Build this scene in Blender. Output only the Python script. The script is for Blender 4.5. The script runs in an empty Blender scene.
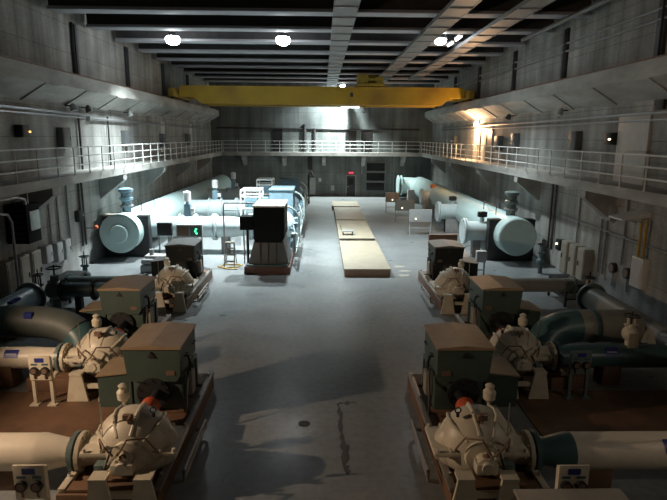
import bpy, bmesh, math, random
from mathutils import Vector, Matrix
random.seed(4)
C = bpy.context.scene.collection
PI = math.pi

# ------------------------------------------------------------------ materials
def mat(name, col, rough=.55, metal=0., var=.18, scale=3., bump=0., stretch=(1, 1, 1), spec=.5, dark=None, dark_scale=.6, dark_lo=.5, dark_hi=.75):
    m = bpy.data.materials.new(name); m.use_nodes = True
    nt = m.node_tree; n = nt.nodes; L = nt.links
    b = n['Principled BSDF']
    b.inputs['Roughness'].default_value = rough; b.inputs['Metallic'].default_value = metal
    b.inputs['Specular IOR Level'].default_value = spec
    tc = n.new('ShaderNodeTexCoord'); mp = n.new('ShaderNodeMapping'); mp.inputs['Scale'].default_value = stretch
    L.new(tc.outputs['Object'], mp.inputs['Vector'])
    no = n.new('ShaderNodeTexNoise'); no.inputs['Scale'].default_value = scale; no.inputs['Detail'].default_value = 6
    no.inputs['Roughness'].default_value = .65
    L.new(mp.outputs[0], no.inputs['Vector'])
    cr = n.new('ShaderNodeValToRGB')
    cr.color_ramp.elements[0].position = .3; cr.color_ramp.elements[1].position = .7
    cr.color_ramp.elements[0].color = tuple(c*(1-var) for c in col)+(1,)
    cr.color_ramp.elements[1].color = tuple(min(1, c*(1+var)) for c in col)+(1,)
    L.new(no.outputs['Fac'], cr.inputs[0])
    out = cr.outputs[0]
    if dark:
        n2 = n.new('ShaderNodeTexNoise'); n2.inputs['Scale'].default_value = dark_scale; n2.inputs['Detail'].default_value = 8
        L.new(mp.outputs[0], n2.inputs['Vector'])
        r2 = n.new('ShaderNodeValToRGB'); r2.color_ramp.elements[0].position = dark_lo; r2.color_ramp.elements[1].position = dark_hi
        L.new(n2.outputs['Fac'], r2.inputs[0])
        mx = n.new('ShaderNodeMix'); mx.data_type = 'RGBA'
        L.new(r2.outputs[0], mx.inputs[0]); L.new(out, mx.inputs[6]); mx.inputs[7].default_value = tuple(dark)+(1,)
        out = mx.outputs[2]
    L.new(out, b.inputs['Base Color'])
    if bump:
        bp = n.new('ShaderNodeBump'); bp.inputs['Strength'].default_value = bump; bp.inputs['Distance'].default_value = .02
        L.new(no.outputs['Fac'], bp.inputs['Height']); L.new(bp.outputs[0], b.inputs['Normal'])
    return m

def emit(name, col, s):
    m = bpy.data.materials.new(name); m.use_nodes = True
    nt = m.node_tree; nt.nodes.clear()
    e = nt.nodes.new('ShaderNodeEmission'); o = nt.nodes.new('ShaderNodeOutputMaterial')
    e.inputs[0].default_value = tuple(col)+(1,); e.inputs[1].default_value = s
    nt.links.new(e.outputs[0], o.inputs[0]); return m

def concrete(name, col, axis, joint=1.2):
    """board-marked cast concrete: panel joints, vertical water streaks and blotches; axis = the wall's horizontal axis"""
    m = bpy.data.materials.new(name); m.use_nodes = True
    nt = m.node_tree; n = nt.nodes; L = nt.links; b = n['Principled BSDF']; b.inputs['Roughness'].default_value = .8
    tc = n.new('ShaderNodeTexCoord')
    sep = n.new('ShaderNodeSeparateXYZ'); L.new(tc.outputs['Object'], sep.inputs[0])
    cmb = n.new('ShaderNodeCombineXYZ'); L.new(sep.outputs[axis], cmb.inputs[0]); L.new(sep.outputs['Z'], cmb.inputs[1])
    def noise(sc, st, det=6):
        mp = n.new('ShaderNodeMapping'); mp.inputs['Scale'].default_value = st; L.new(cmb.outputs[0], mp.inputs[0])
        q = n.new('ShaderNodeTexNoise'); q.inputs['Scale'].default_value = sc; q.inputs['Detail'].default_value = det; L.new(mp.outputs[0], q.inputs[0]); return q.outputs['Fac']
    def ramp(src, p0, v0, p1, v1):
        r = n.new('ShaderNodeMapRange'); L.new(src, r.inputs[0])
        for i, v in enumerate((p0, p1, v0, v1)): r.inputs[1+i].default_value = v
        return r.outputs[0]
    def mul(a, c):
        q = n.new('ShaderNodeMath'); q.operation = 'MULTIPLY'; L.new(a, q.inputs[0]); L.new(c, q.inputs[1]); return q.outputs[0]
    streak = ramp(noise(1.6, (1, .07, 1)), .3, .62, .7, 1.25)
    blot = ramp(noise(.45, (1, 1, 1), 8), .3, .68, .7, 1.3)
    fine = ramp(noise(9, (.5, 1.6, 1), 4), .25, .85, .75, 1.12)
    br = n.new('ShaderNodeTexBrick'); br.offset = 0
    br.inputs['Scale'].default_value = 1; br.inputs['Mortar Size'].default_value = .018; br.inputs['Mortar Smooth'].default_value = .4
    br.inputs['Brick Width'].default_value = joint*2; br.inputs['Row Height'].default_value = joint
    br.inputs['Color1'].default_value = (1, 1, 1, 1); br.inputs['Color2'].default_value = (.86, .86, .86, 1); br.inputs['Mortar'].default_value = (.55, .55, .55, 1)
    L.new(cmb.outputs[0], br.inputs[0])
    bw = n.new('ShaderNodeRGBToBW'); L.new(br.outputs[0], bw.inputs[0])
    f = mul(mul(mul(streak, blot), fine), bw.outputs[0])
    mx = n.new('ShaderNodeVectorMath'); mx.operation = 'SCALE'; mx.inputs[0].default_value = col; L.new(f, mx.inputs[3])
    L.new(mx.outputs[0], b.inputs['Base Color'])
    bp = n.new('ShaderNodeBump'); bp.inputs['Strength'].default_value = .3; bp.inputs['Distance'].default_value = .02
    L.new(f, bp.inputs['Height']); L.new(bp.outputs[0], b.inputs['Normal'])
    return m

M = {}
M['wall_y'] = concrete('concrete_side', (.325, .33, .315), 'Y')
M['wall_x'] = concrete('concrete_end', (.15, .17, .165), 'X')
M['conc'] = mat('concrete_edge', (.36, .36, .34), .8, var=.25, scale=1.5, bump=.3, stretch=(1, .35, 1), dark=(.16, .16, .15), dark_scale=.5)
M['haunch'] = mat('concrete_haunch', (.30, .30, .29), .85, var=.2, scale=2)
M['plinth'] = mat('ochre_plinth', (.16, .088, .05), .65, var=.2, scale=2.5, dark=(.08, .055, .04), dark_scale=1.2)
M['redplinth'] = mat('red_plinth', (.10, .055, .045), .6, var=.25, scale=2)
M['hatch'] = mat('hatch_board', (.32, .285, .215), .6, var=.1, scale=2)
M['curb'] = mat('hatch_curb', (.22, .17, .12), .7, var=.2)
M['ceil'] = mat('ceiling_dark', (.022, .022, .024), .9, var=.3, scale=1)  # near-black colour above the beams
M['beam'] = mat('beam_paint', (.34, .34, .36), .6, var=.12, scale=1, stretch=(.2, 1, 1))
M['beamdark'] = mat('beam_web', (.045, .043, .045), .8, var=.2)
M['tray'] = mat('tray_steel', (.2, .2, .2), .5, .2, var=.12, stretch=(1, .3, 1))
M['yellow'] = mat('crane_yellow', (.40, .245, .012), .5, var=.1, scale=1, dark=(.24, .14, .015), dark_scale=.4)
M['yellowdark'] = mat('trolley_yellow', (.30, .20, .02), .6, var=.3)
M['black'] = mat('black_paint', (.012, .012, .013), .5, var=.3)
M['dark'] = mat('dark_steel', (.03, .031, .033), .5, .3, var=.3)
M['hoodblack'] = mat('hood_black', (.007, .009, .011), .8, spec=.15, var=.15)
M['hoodtop'] = mat('hood_pale_top', (.40, .38, .33), .6, var=.1)  # pale roof colour on the black hood
M['motorgrey'] = mat('motor_frame_grey', (.10, .11, .115), .5, var=.15)
M['motor'] = mat('motor_green', (.055, .085, .072), .5, var=.15, scale=2)
M['motorblack'] = mat('motor_black', (.014, .016, .016), .6, var=.2, spec=.3)
M['motorblackroof'] = mat('motor_black_roof', (.035, .035, .034), .6, var=.15)
M['hoodgreyroof'] = mat('motor_grey_roof', (.13, .12, .105), .6, var=.12)
M['motorlittop'] = mat('motor_lamplit_roof', (.30, .215, .13), .5, var=.12, scale=4)  # warm lamplight painted into the roof as a tan colour
M['cream'] = mat('cream_paint', (.60, .55, .44), .42, var=.12, scale=3, dark=(.36, .27, .18), dark_scale=1.6, dark_lo=.55, dark_hi=.8)
M['creampipe'] = mat('cream_pipe', (.68, .62, .51), .4, var=.08, scale=2)
M['teal'] = mat('teal_paint', (.06, .13, .14), .35, var=.15, scale=2)
M['tealgrey'] = mat('teal_grey_paint', (.14, .19, .185), .35, var=.12, scale=2)
M['bendgrey'] = mat('bend_grey', (.085, .10, .093), .55, var=.12)
M['bluegreypipe'] = mat('blue_grey_pipe', (.26, .36, .42), .35, var=.1)
M['greypipe'] = mat('grey_pipe', (.25, .26, .235), .38, var=.12, scale=2)
M['tank'] = mat('tank_paint', (.50, .66, .66), .42, var=.06, scale=1.2)
M['whitepipe'] = mat('white_pipe', (.52, .61, .62), .4, var=.06)
M['bluesteel'] = mat('blue_steel', (.20, .31, .38), .45, var=.15)
M['bluedark'] = mat('blue_dark', (.07, .12, .14), .5, var=.15)
M['white'] = mat('white_paint', (.75, .77, .76), .45, var=.05)
M['rail'] = mat('rail_paint', (.62, .63, .62), .45, .1, var=.1)
M['steel'] = mat('bright_steel', (.55, .55, .54), .28, .9, var=.1)
M['railsteel'] = mat('worn_rail_steel', (.30, .28, .26), .45, .5, var=.2)
M['grey'] = mat('grey_enclosure', (.30, .31, .31), .5, var=.12)
M['lightgrey'] = mat('light_grey_enclosure', (.50, .50, .48), .5, var=.1)
M['tan'] = mat('tan_enclosure', (.27, .25, .21), .55, var=.12)
M['redguard'] = mat('red_guard', (.55, .10, .035), .45, var=.15)
M['orangelit'] = mat('orange_lamplight', (.5, .17, .06), .5, var=.15)  # orange lamplight painted onto the third valve actuator
M['blue'] = mat('label_blue', (.03, .04, .22), .4, var=.1)
M['labelwhite'] = mat('label_white', (.5, .5, .55), .5, var=.05)
M['rust'] = mat('rust_pipe', (.20, .12, .08), .6, var=.25)
M['copper'] = mat('brown_box', (.17, .11, .08), .55, var=.2)
M['conduit'] = mat('conduit', (.32, .33, .34), .4, .5, var=.1)
M['conddark'] = mat('conduit_dark', (.05, .05, .055), .5, .2, var=.2)
M['yellowpipe'] = mat('yellow_pipe', (.45, .28, .03), .5, var=.1)
M['gauge'] = mat('gauge_face', (.04, .035, .035), .3)
M['boardtop'] = mat('pale_board', (.33, .31, .26), .6, var=.1)
M['lamp'] = emit('lamp_glass', (.92, .97, 1.), 46)
M['tube'] = emit('tube_light', (.95, .97, 1.), 14)
M['sodium'] = emit('sodium_glass', (1., .62, .28), 70)
M['fillglass'] = emit('fill_lamp_glass', (1., .62, .28), 8)  # dim glow of the added fill lamp on the right walkway
M['ember'] = emit('indicator_amber', (1., .5, .15), 2.5)
M['exit'] = emit('exit_red', (1., .06, .12), .8)
M['green'] = emit('display_green', (.08, 1., .35), 3.5)
M['indw'] = emit('indicator_white', (1., .8, .5), 4)
M['lens'] = mat('heater_lens', (.45, .55, .56), .3)
M['glassdark'] = mat('dark_glass', (.008, .009, .01), .15)

def floor_mat():
    m = bpy.data.materials.new('painted_floor'); m.use_nodes = True
    nt = m.node_tree; n = nt.nodes; L = nt.links; b = n['Principled BSDF']
    tc = n.new('ShaderNodeTexCoord')
    def noise(sc, det=8, st=(1, 1, 1)):
        mp = n.new('ShaderNodeMapping'); mp.inputs['Scale'].default_value = st; L.new(tc.outputs['Object'], mp.inputs[0])
        q = n.new('ShaderNodeTexNoise'); q.inputs['Scale'].default_value = sc; q.inputs['Detail'].default_value = det; L.new(mp.outputs[0], q.inputs[0]); return q.outputs['Fac']
    r = n.new('ShaderNodeValToRGB'); L.new(noise(.35), r.inputs[0])
    r.color_ramp.elements[0].position = .3; r.color_ramp.elements[0].color = (.18, .20, .207, 1)
    r.color_ramp.elements[1].position = .7; r.color_ramp.elements[1].color = (.26, .272, .276, 1)
    # fine scuffs
    r2 = n.new('ShaderNodeValToRGB'); L.new(noise(6, 6), r2.inputs[0])
    r2.color_ramp.elements[0].position = .3; r2.color_ramp.elements[0].color = (.82, .82, .82, 1)
    r2.color_ramp.elements[1].position = .6; r2.color_ramp.elements[1].color = (1.05, 1.05, 1.05, 1)
    mx = n.new('ShaderNodeMix'); mx.data_type = 'RGBA'; mx.blend_type = 'MULTIPLY'; mx.inputs[0].default_value = 1
    L.new(r.outputs[0], mx.inputs[6]); L.new(r2.outputs[0], mx.inputs[7])
    br = n.new('ShaderNodeTexBrick'); br.offset = .5
    br.inputs['Scale'].default_value = 1; br.inputs['Brick Width'].default_value = .6; br.inputs['Row Height'].default_value = .3
    br.inputs['Mortar Size'].default_value = .012; br.inputs['Mortar Smooth'].default_value = 1
    br.inputs['Color1'].default_value = (1, 1, 1, 1); br.inputs['Color2'].default_value = (.95, .95, .95, 1); br.inputs['Mortar'].default_value = (.86, .86, .86, 1)
    L.new(tc.outputs['Object'], br.inputs[0])
    m2 = n.new('ShaderNodeMix'); m2.data_type = 'RGBA'; m2.blend_type = 'MULTIPLY'; m2.inputs[0].default_value = 1
    L.new(mx.outputs[2], m2.inputs[6]); L.new(br.outputs[0], m2.inputs[7])
    L.new(m2.outputs[2], b.inputs['Base Color'])
    rr = n.new('ShaderNodeMapRange'); L.new(noise(.8), rr.inputs[0]); rr.inputs[1].default_value = .3; rr.inputs[2].default_value = .7
    rr.inputs[3].default_value = .27; rr.inputs[4].default_value = .36
    L.new(rr.outputs[0], b.inputs['Roughness'])
    bp = n.new('ShaderNodeBump'); bp.inputs['Strength'].default_value = .05; bp.inputs['Distance'].default_value = .01
    L.new(noise(14, 4), bp.inputs['Height']); L.new(bp.outputs[0], b.inputs['Normal'])
    return m
M['floor'] = floor_mat()

# ------------------------------------------------------------------ mesh builder
class MB:
    def __init__(s): s.bm = bmesh.new()
    def box(s, x0, y0, z0, x1, y1, z1, bev=0., taper=None):
        """axis box; taper=(fx,fy) scales the top face about its centre"""
        r = bmesh.ops.create_cube(s.bm, size=1.); v = r['verts']
        cx, cy, cz = (x0+x1)/2, (y0+y1)/2, (z0+z1)/2
        for q in v:
            fx = fy = 1
            if taper and q.co.z > 0: fx, fy = taper
            q.co = Vector((cx+q.co.x*(x1-x0)*fx, cy+q.co.y*(y1-y0)*fy, cz+q.co.z*(z1-z0)))
        if bev:
            ed = {e for q in v for e in q.link_edges}
            bmesh.ops.bevel(s.bm, geom=list(ed), offset=bev, segments=2, affect='EDGES', profile=.6)
        return s
    def cone(s, p0, p1, r0, r1, seg=20, caps=True):
        p0, p1 = Vector(p0), Vector(p1); d = p1-p0
        rot = d.to_track_quat('Z', 'Y').to_matrix().to_4x4()
        bmesh.ops.create_cone(s.bm, cap_ends=caps, segments=seg, radius1=max(r0, 1e-5), radius2=max(r1, 1e-5), depth=d.length,
                              matrix=Matrix.Translation((p0+p1)/2) @ rot)
        return s
    def cyl(s, p0, p1, r, seg=20): return s.cone(p0, p1, r, r, seg)
    def sphere(s, c, r, seg=20, sc=(1, 1, 1)):
        bmesh.ops.create_uvsphere(s.bm, u_segments=seg, v_segments=max(8, seg//2), radius=r, matrix=Matrix.Translation(c) @ Matrix.Diagonal((*sc, 1)))
        return s
    def lathe(s, prof, c, axis, seg=32):
        """profile [(t, r)] turned about the line through c along axis"""
        axis = Vector(axis).normalized(); rot = axis.to_track_quat('Z', 'Y').to_matrix(); c = Vector(c)
        rings = []
        for t, r in prof:
            rings.append([s.bm.verts.new(c + rot @ Vector((max(r, 1e-4)*math.cos(2*PI*k/seg), max(r, 1e-4)*math.sin(2*PI*k/seg), t))) for k in range(seg)])
        for a, b in zip(rings, rings[1:]):
            for k in range(seg): s.bm.faces.new((a[k], a[(k+1) % seg], b[(k+1) % seg], b[k]))
        s.bm.faces.new(rings[0][::-1]); s.bm.faces.new(rings[-1])
        return s
    def tube(s, path, r, seg=12):
        P = [Vector(p) for p in path]; rings = []; up = None
        for i, p in enumerate(P):
            d = (P[min(i+1, len(P)-1)]-P[max(i-1, 0)]).normalized()
            if up is None:
                up = Vector((0, 0, 1)) if abs(d.z) < .9 else Vector((1, 0, 0))
            x = d.cross(up).normalized(); up = x.cross(d).normalized()
            rr = r[i] if isinstance(r, (list, tuple)) else r
            rings.append([s.bm.verts.new(p + (x*math.cos(2*PI*k/seg)+up*math.sin(2*PI*k/seg))*rr) for k in range(seg)])
        for a, b in zip(rings, rings[1:]):
            for k in range(seg): s.bm.faces.new((a[k], a[(k+1) % seg], b[(k+1) % seg], b[k]))
        s.bm.faces.new(rings[0][::-1]); s.bm.faces.new(rings[-1])
        return s
    def prism(s, poly, a0, a1, plane='XZ'):
        """polygon extruded along the missing axis"""
        def P(u, v, w): return {'XZ': (u, w, v), 'YZ': (w, u, v), 'XY': (u, v, w)}[plane]
        A = [s.bm.verts.new(P(u, v, a0)) for u, v in poly]; B = [s.bm.verts.new(P(u, v, a1)) for u, v in poly]
        k = len(poly)
        s.bm.faces.new(A); s.bm.faces.new(B[::-1])
        for i in range(k): s.bm.faces.new((A[i], B[i], B[(i+1) % k], A[(i+1) % k]))
        return s
    def bolts(s, c, axis, R, n, r=.02, h=.04):
        axis = Vector(axis).normalized(); rot = axis.to_track_quat('Z', 'Y').to_matrix(); c = Vector(c)
        for k in range(n):
            q = c + rot @ Vector((R*math.cos(2*PI*(k+.5)/n), R*math.sin(2*PI*(k+.5)/n), 0))
            s.cone(q-axis*h/2, q+axis*h/2, r, r, 6)
        return s
    def build(s, name, m, parent=None, mx=1, loc=None, smooth=True):
        if mx != 1:
            for v in s.bm.verts: v.co.x *= -1
        bmesh.ops.recalc_face_normals(s.bm, faces=s.bm.faces)
        me = bpy.data.meshes.new(name); s.bm.to_mesh(me); s.bm.free()
        if smooth:
            me.polygons.foreach_set('use_smooth', [True]*len(me.polygons)); me.set_sharp_from_angle(angle=math.radians(35))
        me.materials.append(M[m] if isinstance(m, str) else m)
        o = bpy.data.objects.new(name, me); C.objects.link(o)
        if parent: o.parent = parent
        if loc: o.location = loc
        return o

def arc(c, r, a0, a1, u, v, n=10):
    c, u, v = Vector(c), Vector(u), Vector(v)
    return [c + u*r*math.cos(a0+(a1-a0)*i/n) + v*r*math.sin(a0+(a1-a0)*i/n) for i in range(n+1)]
def tag(o, label, cat, group=None):
    o['label'] = label; o['category'] = cat
    if group: o['group'] = group
    return o
def thing(name, loc, label, cat, group=None, rz=0):
    o = bpy.data.objects.new(name, None); C.objects.link(o); o.location = loc; o.rotation_euler.z = rz
    o.empty_display_size = .2
    return tag(o, label, cat, group)
def struct(o): o['kind'] = 'structure'; return o
def light(kind, name, loc, col, power, **k):
    d = bpy.data.lights.new(name, kind); d.color = col; d.energy = power
    for a, b in k.items(): setattr(d, a, b)
    o = bpy.data.objects.new(name, d); C.objects.link(o); o.location = loc
    return o
def side(sx): return 'left' if sx < 0 else 'right'

# ------------------------------------------------------------------ shell
XW, YB, YF, ZC = 11.2, 57., -3., 12.3
struct(MB().box(-XW-.3, YF-.3, -.3, XW+.3, YB+.3, 0).build('floor', 'floor', smooth=False))
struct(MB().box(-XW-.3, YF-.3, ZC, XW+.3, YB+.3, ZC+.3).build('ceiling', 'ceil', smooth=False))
struct(MB().box(-XW-.3, YF, 0, -XW, YB, ZC).build('wall_left', 'wall_y', smooth=False))
struct(MB().box(XW, YF, 0, XW+.3, YB, ZC).build('wall_right', 'wall_y', smooth=False))
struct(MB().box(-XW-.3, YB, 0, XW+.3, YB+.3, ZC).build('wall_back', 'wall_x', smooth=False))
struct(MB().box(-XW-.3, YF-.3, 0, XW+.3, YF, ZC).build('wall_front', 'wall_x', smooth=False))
# roof beams: dark web with pale bottom flange
for k in range(16):
    y = 1.35+3.68*k
    if y > 56: break
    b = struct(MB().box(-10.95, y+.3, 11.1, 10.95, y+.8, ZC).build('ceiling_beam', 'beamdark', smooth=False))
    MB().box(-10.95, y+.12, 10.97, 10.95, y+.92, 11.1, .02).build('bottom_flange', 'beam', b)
for s in (-1, 1):
    # crane corbel: runway ledge with sloped underside, bracket ribs and rail
    P = [(s*XW, 8.5), (s*10.2, 8.5), (s*10.2, 7.98), (s*XW, 7.38)]
    cb = struct(MB().prism(P, YF, 56.2).build('corbel_'+side(s), 'conc', smooth=False))
    for k in range(15):
        y = 3.1+3.65*k
        MB().prism([(s*XW, 8.0), (s*10.21, 8.0), (s*10.2, 7.93), (s*XW, 7.31)], y, y+1.1).build('bracket_rib', 'conc', cb, smooth=False)
    MB().box(min(s*10.45, s*10.55), YF, 8.5, max(s*10.45, s*10.55), 56.2, 8.62).build('runway_rail', 'rust', cb)
    # walkway slab with haunches below
    w = struct(MB().box(min(s*9.95, s*XW), YF, 4.14, max(s*9.95, s*XW), YB, 4.5, .015).build('walkway_'+side(s), 'conc', smooth=False))
    for k in range(6):
        y = 13.2+7.4*k
        MB().prism([(s*XW, 4.14), (s*9.97, 4.14), (s*9.97, 3.86), (s*XW, 2.9)], y, y+.5).build('haunch', 'haunch', w, smooth=False)
wb = struct(MB().box(-9.95, 55.6, 4.14, 9.95, YB, 4.5, .015).build('walkway_back', 'conc', smooth=False))
for k in range(5):
    x = -8+4*k
    MB().prism([(YB, 4.14), (55.65, 4.14), (55.65, 3.9), (YB, 3.1)], x, x+.4, 'YZ').build('haunch', 'haunch', wb, smooth=False)

# guard rails -----------------------------------------------------------
def guardrail(axis, fixed, a0, a1, step, label, group='guard rails of the raised walkways', a_from=None):
    t = thing('guardrail', (fixed, a0, 4.5) if axis == 'Y' else (a0, fixed, 4.5), label, 'guard rail', group)
    n = int((a1-a0)/step)
    def P(a, z): return (0, a, z) if axis == 'Y' else (a, 0, z)
    for i in range(n+1):
        MB().cyl(P(i*step, 0), P(i*step, 1.09), .026, 8).cyl(P(i*step, 0), P(i*step, .03), .06, 8).build('post', 'rail', t)
    for z in (1.09, .74, .38):
        MB().cyl(P(0, z), P(n*step, z), .026, 8).build('rail', 'rail', t)
guardrail('Y', -9.88, 12.4, 55.6, 1.43, 'pale steel guard rail along the left raised walkway')
guardrail('Y', 9.88, 12.4, 55.6, 1.43, 'pale steel guard rail along the right raised walkway below the warm wall lamp')
guardrail('X', 55.66, -9.8, 9.8, 1.4, 'pale steel guard rail across the far end walkway')

# ------------------------------------------------------------------ ceiling services
def cable_tray(x0, x1, label, y0=14, y1=55):
    t = thing('cable_tray', ((x0+x1)/2, y0, 10.72), label, 'cable tray', 'cable trays under the roof beams')
    w = (x1-x0)/2; l = y1-y0
    MB().box(-w, 0, .02, w, l, .06).build('pan', 'tray', t, smooth=False)
    for s in (-1, 1): MB().box(s*w-.02, 0, 0, s*w+.02, l, .16).build('side_rail', 'tray', t, smooth=False)
    for k in range(int(l/1.84)):
        MB().box(-w-.03, k*1.84, -.03, w+.03, k*1.84+.05, .02).build('cross_clip', 'beam', t, smooth=False)
cable_tray(.44, 1.32, 'wide grey cable tray in the middle of the roof')
cable_tray(4.62, 5.5, 'wide grey cable tray beside the round lamp on the right')
cable_tray(7.2, 8.0, 'wide pale cable tray nearest the right wall', 14, 48)
def pipe_run(name, pts, r, m, label, cat='pipe', group=None):
    o = MB().tube([Vector(p)-Vector(pts[0]) for p in pts], r, 8).build(name, m, loc=pts[0]); return tag(o, label, cat, group)
pipe_run('roof_pipe', [(10.0, 14, 10.85), (10.0, 28.8, 10.85)], .1, 'tray', 'thin grey pipe under the roof close to the right wall')
pipe_run('conduit', [(11.1, 12, 10.25), (11.1, 48, 10.35)], .05, 'conduit', 'upper of two long conduits high on the right wall', 'conduit')
pipe_run('conduit', [(11.1, 12, 9.92), (11.1, 48, 9.98)], .05, 'conduit', 'lower of two long conduits high on the right wall', 'conduit')
for s in (-1, 1):
    for i, y in enumerate((18.9, 26.3, 33.1, 40.4, 47.6)):
        o = MB().box(-.07, -.22, 0, .07, .22, 2.46, .02).cyl((-s*.1, -.12, 0), (-s*.1, -.12, 2.4), .04, 8).build('wall_duct', 'conddark', loc=(s*(XW-.07), y, 8.5))
        tag(o, 'dark vertical duct on the upper %s wall, %s from the near end' % (side(s), ['first', 'second', 'third', 'fourth', 'fifth'][i]), 'duct', 'dark ducts above the crane ledges')

def highbay(x, y, label, power, gr=.37, cone=116, blend=1., soft=.2):
    t = thing('high_bay_lamp', (x, y, 10.85), label, 'lamp', 'round high bay lamps under the roof')
    MB().lathe([(0, .29), (.05, .33), (.22, .22), (.3, .13), (.52, .12), (.56, .05)], (0, 0, .02), (0, 0, 1), 28).build('housing', 'grey', t)
    MB().sphere((0, 0, -.04), gr, 24, (1, 1, .72)).build('glass', 'lamp', t)
    l = light('SPOT', 'lamp_light', (x, y, 10.1), (.87, .97, .98), power, spot_size=math.radians(cone), spot_blend=blend, shadow_soft_size=soft)
    l.parent = t; l.location = (0, 0, -.36)
    return t
LAMPS = [(-7.54, 29.5, 'round white lamp under the roof, leftmost', 13000), (-1.97, 29.3, 'round white lamp under the roof left of the middle cable tray', 12500),
         (5.9, 28.9, 'round white lamp under the roof beside the right cable trays', 4600, .3)]
for a in LAMPS: highbay(*a)
far = highbay(1.95, 54.7, 'small round white lamp at the far end above the crane', 6000, .24, 118, 1., .04)
l = light('SPOT', 'down_light', (0, 0, 0), (.9, 1., .96), 16000, spot_size=math.radians(112), spot_blend=1., shadow_soft_size=.1); l.parent = far; l.location = (0, -.05, -.36); l.rotation_euler.x = -math.radians(5)
next(c for c in far.children if c.name.startswith('lamp_light')).rotation_euler = (math.radians(48), 0, math.radians(20))
MB().prism([(.1, -.62), (.2, -.62), (.47, -1.2), (.1, -1.2)], .3, .4).build('shadow_blocker', 'grey', far, smooth=False)  # added plate, shaped to throw the dark wedge onto the far wall
MB().tube([(.15, .35, -.62), (.15, .38, .1), (.0, .1, .35)], .015, 6).build('bracket', 'grey', far)  # hanger rod of the added plate
for x, y in ((6.8, 28.9), (6.8, 30.7)):
    t = thing('strip_light', (x, y, 10.95), 'short lit strip lamp by the right cable tray, ' + ('nearer one' if y < 30 else 'farther one'), 'lamp', 'strip lamps by the right tray')
    MB().box(-.1, -.55, 0, .1, .55, .09, .02).build('housing', 'white', t)
    MB().cyl((0, -.5, -.03), (0, .5, -.03), .05, 10).build('tube', 'tube', t)

# ------------------------------------------------------------------ bridge crane
cr = thing('bridge_crane', (0, 41, 8.3), 'yellow bridge crane spanning the hall between the concrete ledges', 'crane')
for y in (0, 2.6):
    MB().prism([(-10.15, .5), (-9.2, .5), (-8.6, 0), (8.6, 0), (9.2, .5), (10.2, .5), (10.2, 1.2), (-10.15, 1.2)], y-.28, y+.28).build('girder', 'yellow', cr, smooth=False)
    MB().box(-10, y-.36, 1.2, 10, y+.36, 1.24).build('top_flange', 'yellow', cr, smooth=False)
for s in (-1, 1):
    e = MB().box(s*10.5-.2, -1.2, .42, s*10.5+.2, 3.8, 1.02, .03).build('end_carriage', 'yellowdark', cr)
    for y in (-.8, 3.4): MB().cyl((s*10.5-.1, y, .5), (s*10.5+.1, y, .5), .19, 20).build('wheel', 'dark', e)
tr = MB().box(2.45, -.35, 1.3, 4.5, 2.9, 1.5, .02).build('trolley_frame', 'yellowdark', cr)
MB().cyl((2.9, 1.3, 1.9), (4.1, 1.3, 1.9), .38, 24).cyl((2.85, 1.3, 1.9), (2.9, 1.3, 1.9), .46, 24).cyl((4.1, 1.3, 1.9), (4.15, 1.3, 1.9), .46, 24).build('hoist_drum', 'yellowdark', tr)
MB().box(2.5, -.2, 1.5, 3.3, .5, 2.15, .03).cyl((3.3, .1, 1.8), (3.75, .1, 1.8), .22, 16).build('hoist_motor', 'yellowdark', tr)
MB().box(3.8, -.25, 1.5, 4.4, .4, 1.95, .03).build('control_box', 'yellowdark', tr)
hk = MB().box(2.95, 1.1, -.1, 3.35, 1.5, .45, .05).build('hook_block', 'yellowdark', cr)
MB().tube([(3.15, 1.3, -.1), (3.15, 1.3, -.2)] + arc((3.15, 1.3, -.33), .13, PI/2, -PI*.9, (1, 0, 0), (0, 0, 1), 10), .035, 8).build('hook', 'dark', hk)
MB().cyl((3.05, 1.3, .4), (3.05, 1.3, 1.6), .012, 6).cyl((3.25, 1.3, .4), (3.25, 1.3, 1.6), .012, 6).build('wire_rope', 'dark', cr)
MB().box(2.0, -.32, .55, 2.22, -.28, .85).build('warning_plate', 'dark', cr)
MB().box(1.35, .35, -.12, 2.75, .62, -.02, .02).build('lamp_housing', 'white', cr)
MB().box(1.4, .38, -.15, 2.7, .59, -.12).build('lamp_tube', 'tube', cr)

# ------------------------------------------------------------------ far end wall
def door(n, x0, x1, z0, z1, y, frame='dark', leaf='black', handle=True):
    w = struct(MB().box(x0, y-.05, z0, x1, y, z1).build('door_%d' % n, leaf, smooth=False))
    MB().box(x0-.07, y-.08, z0, x0, y, z1+.07).box(x1, y-.08, z0, x1+.07, y, z1+.07).box(x0, y-.08, z1, x1, y, z1+.07).build('door_frame', frame, w, smooth=False)
    if handle: MB().cyl((x0+.1, y-.13, z0+1), (x0+.24, y-.13, z0+1), .016, 8).cyl((x0+.1, y-.13, z0+1), (x0+.1, y-.04, z0+1), .02, 8).build('door_handle', 'steel', w)
    return w
d = door(1, 2.55, 3.45, 0, 2.1, YB, 'grey', 'dark')
MB().box(2.75, YB-.065, 1.2, 3.25, YB-.05, 1.85).build('vision_panel', 'glassdark', d)
door(2, -4.95, -4.1, 4.5, 6.65, YB); door(3, 2.45, 3.42, 4.5, 6.6, YB); door(4, 4.05, 5.0, 4.5, 6.6, YB)
w = struct(MB().box(4.45, YB-.1, .5, 6.6, YB-.02, 3.55).build('window_1', 'motorgrey', smooth=False))
for z in (.62, 1.62, 2.62): MB().box(4.6, YB-.12, z, 6.45, YB-.09, z+.8).build('pane', 'glassdark', w, smooth=False)
ex = thing('exit_sign', (3.0, YB-.06, 2.26), 'small red lit exit sign above the far door', 'sign')
MB().box(-.3, -.05, 0, .3, .05, .3, .01).build('housing', 'dark', ex)
MB().box(-.27, -.06, .03, .27, -.05, .27).build('lit_face', 'exit', ex, smooth=False)
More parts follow.
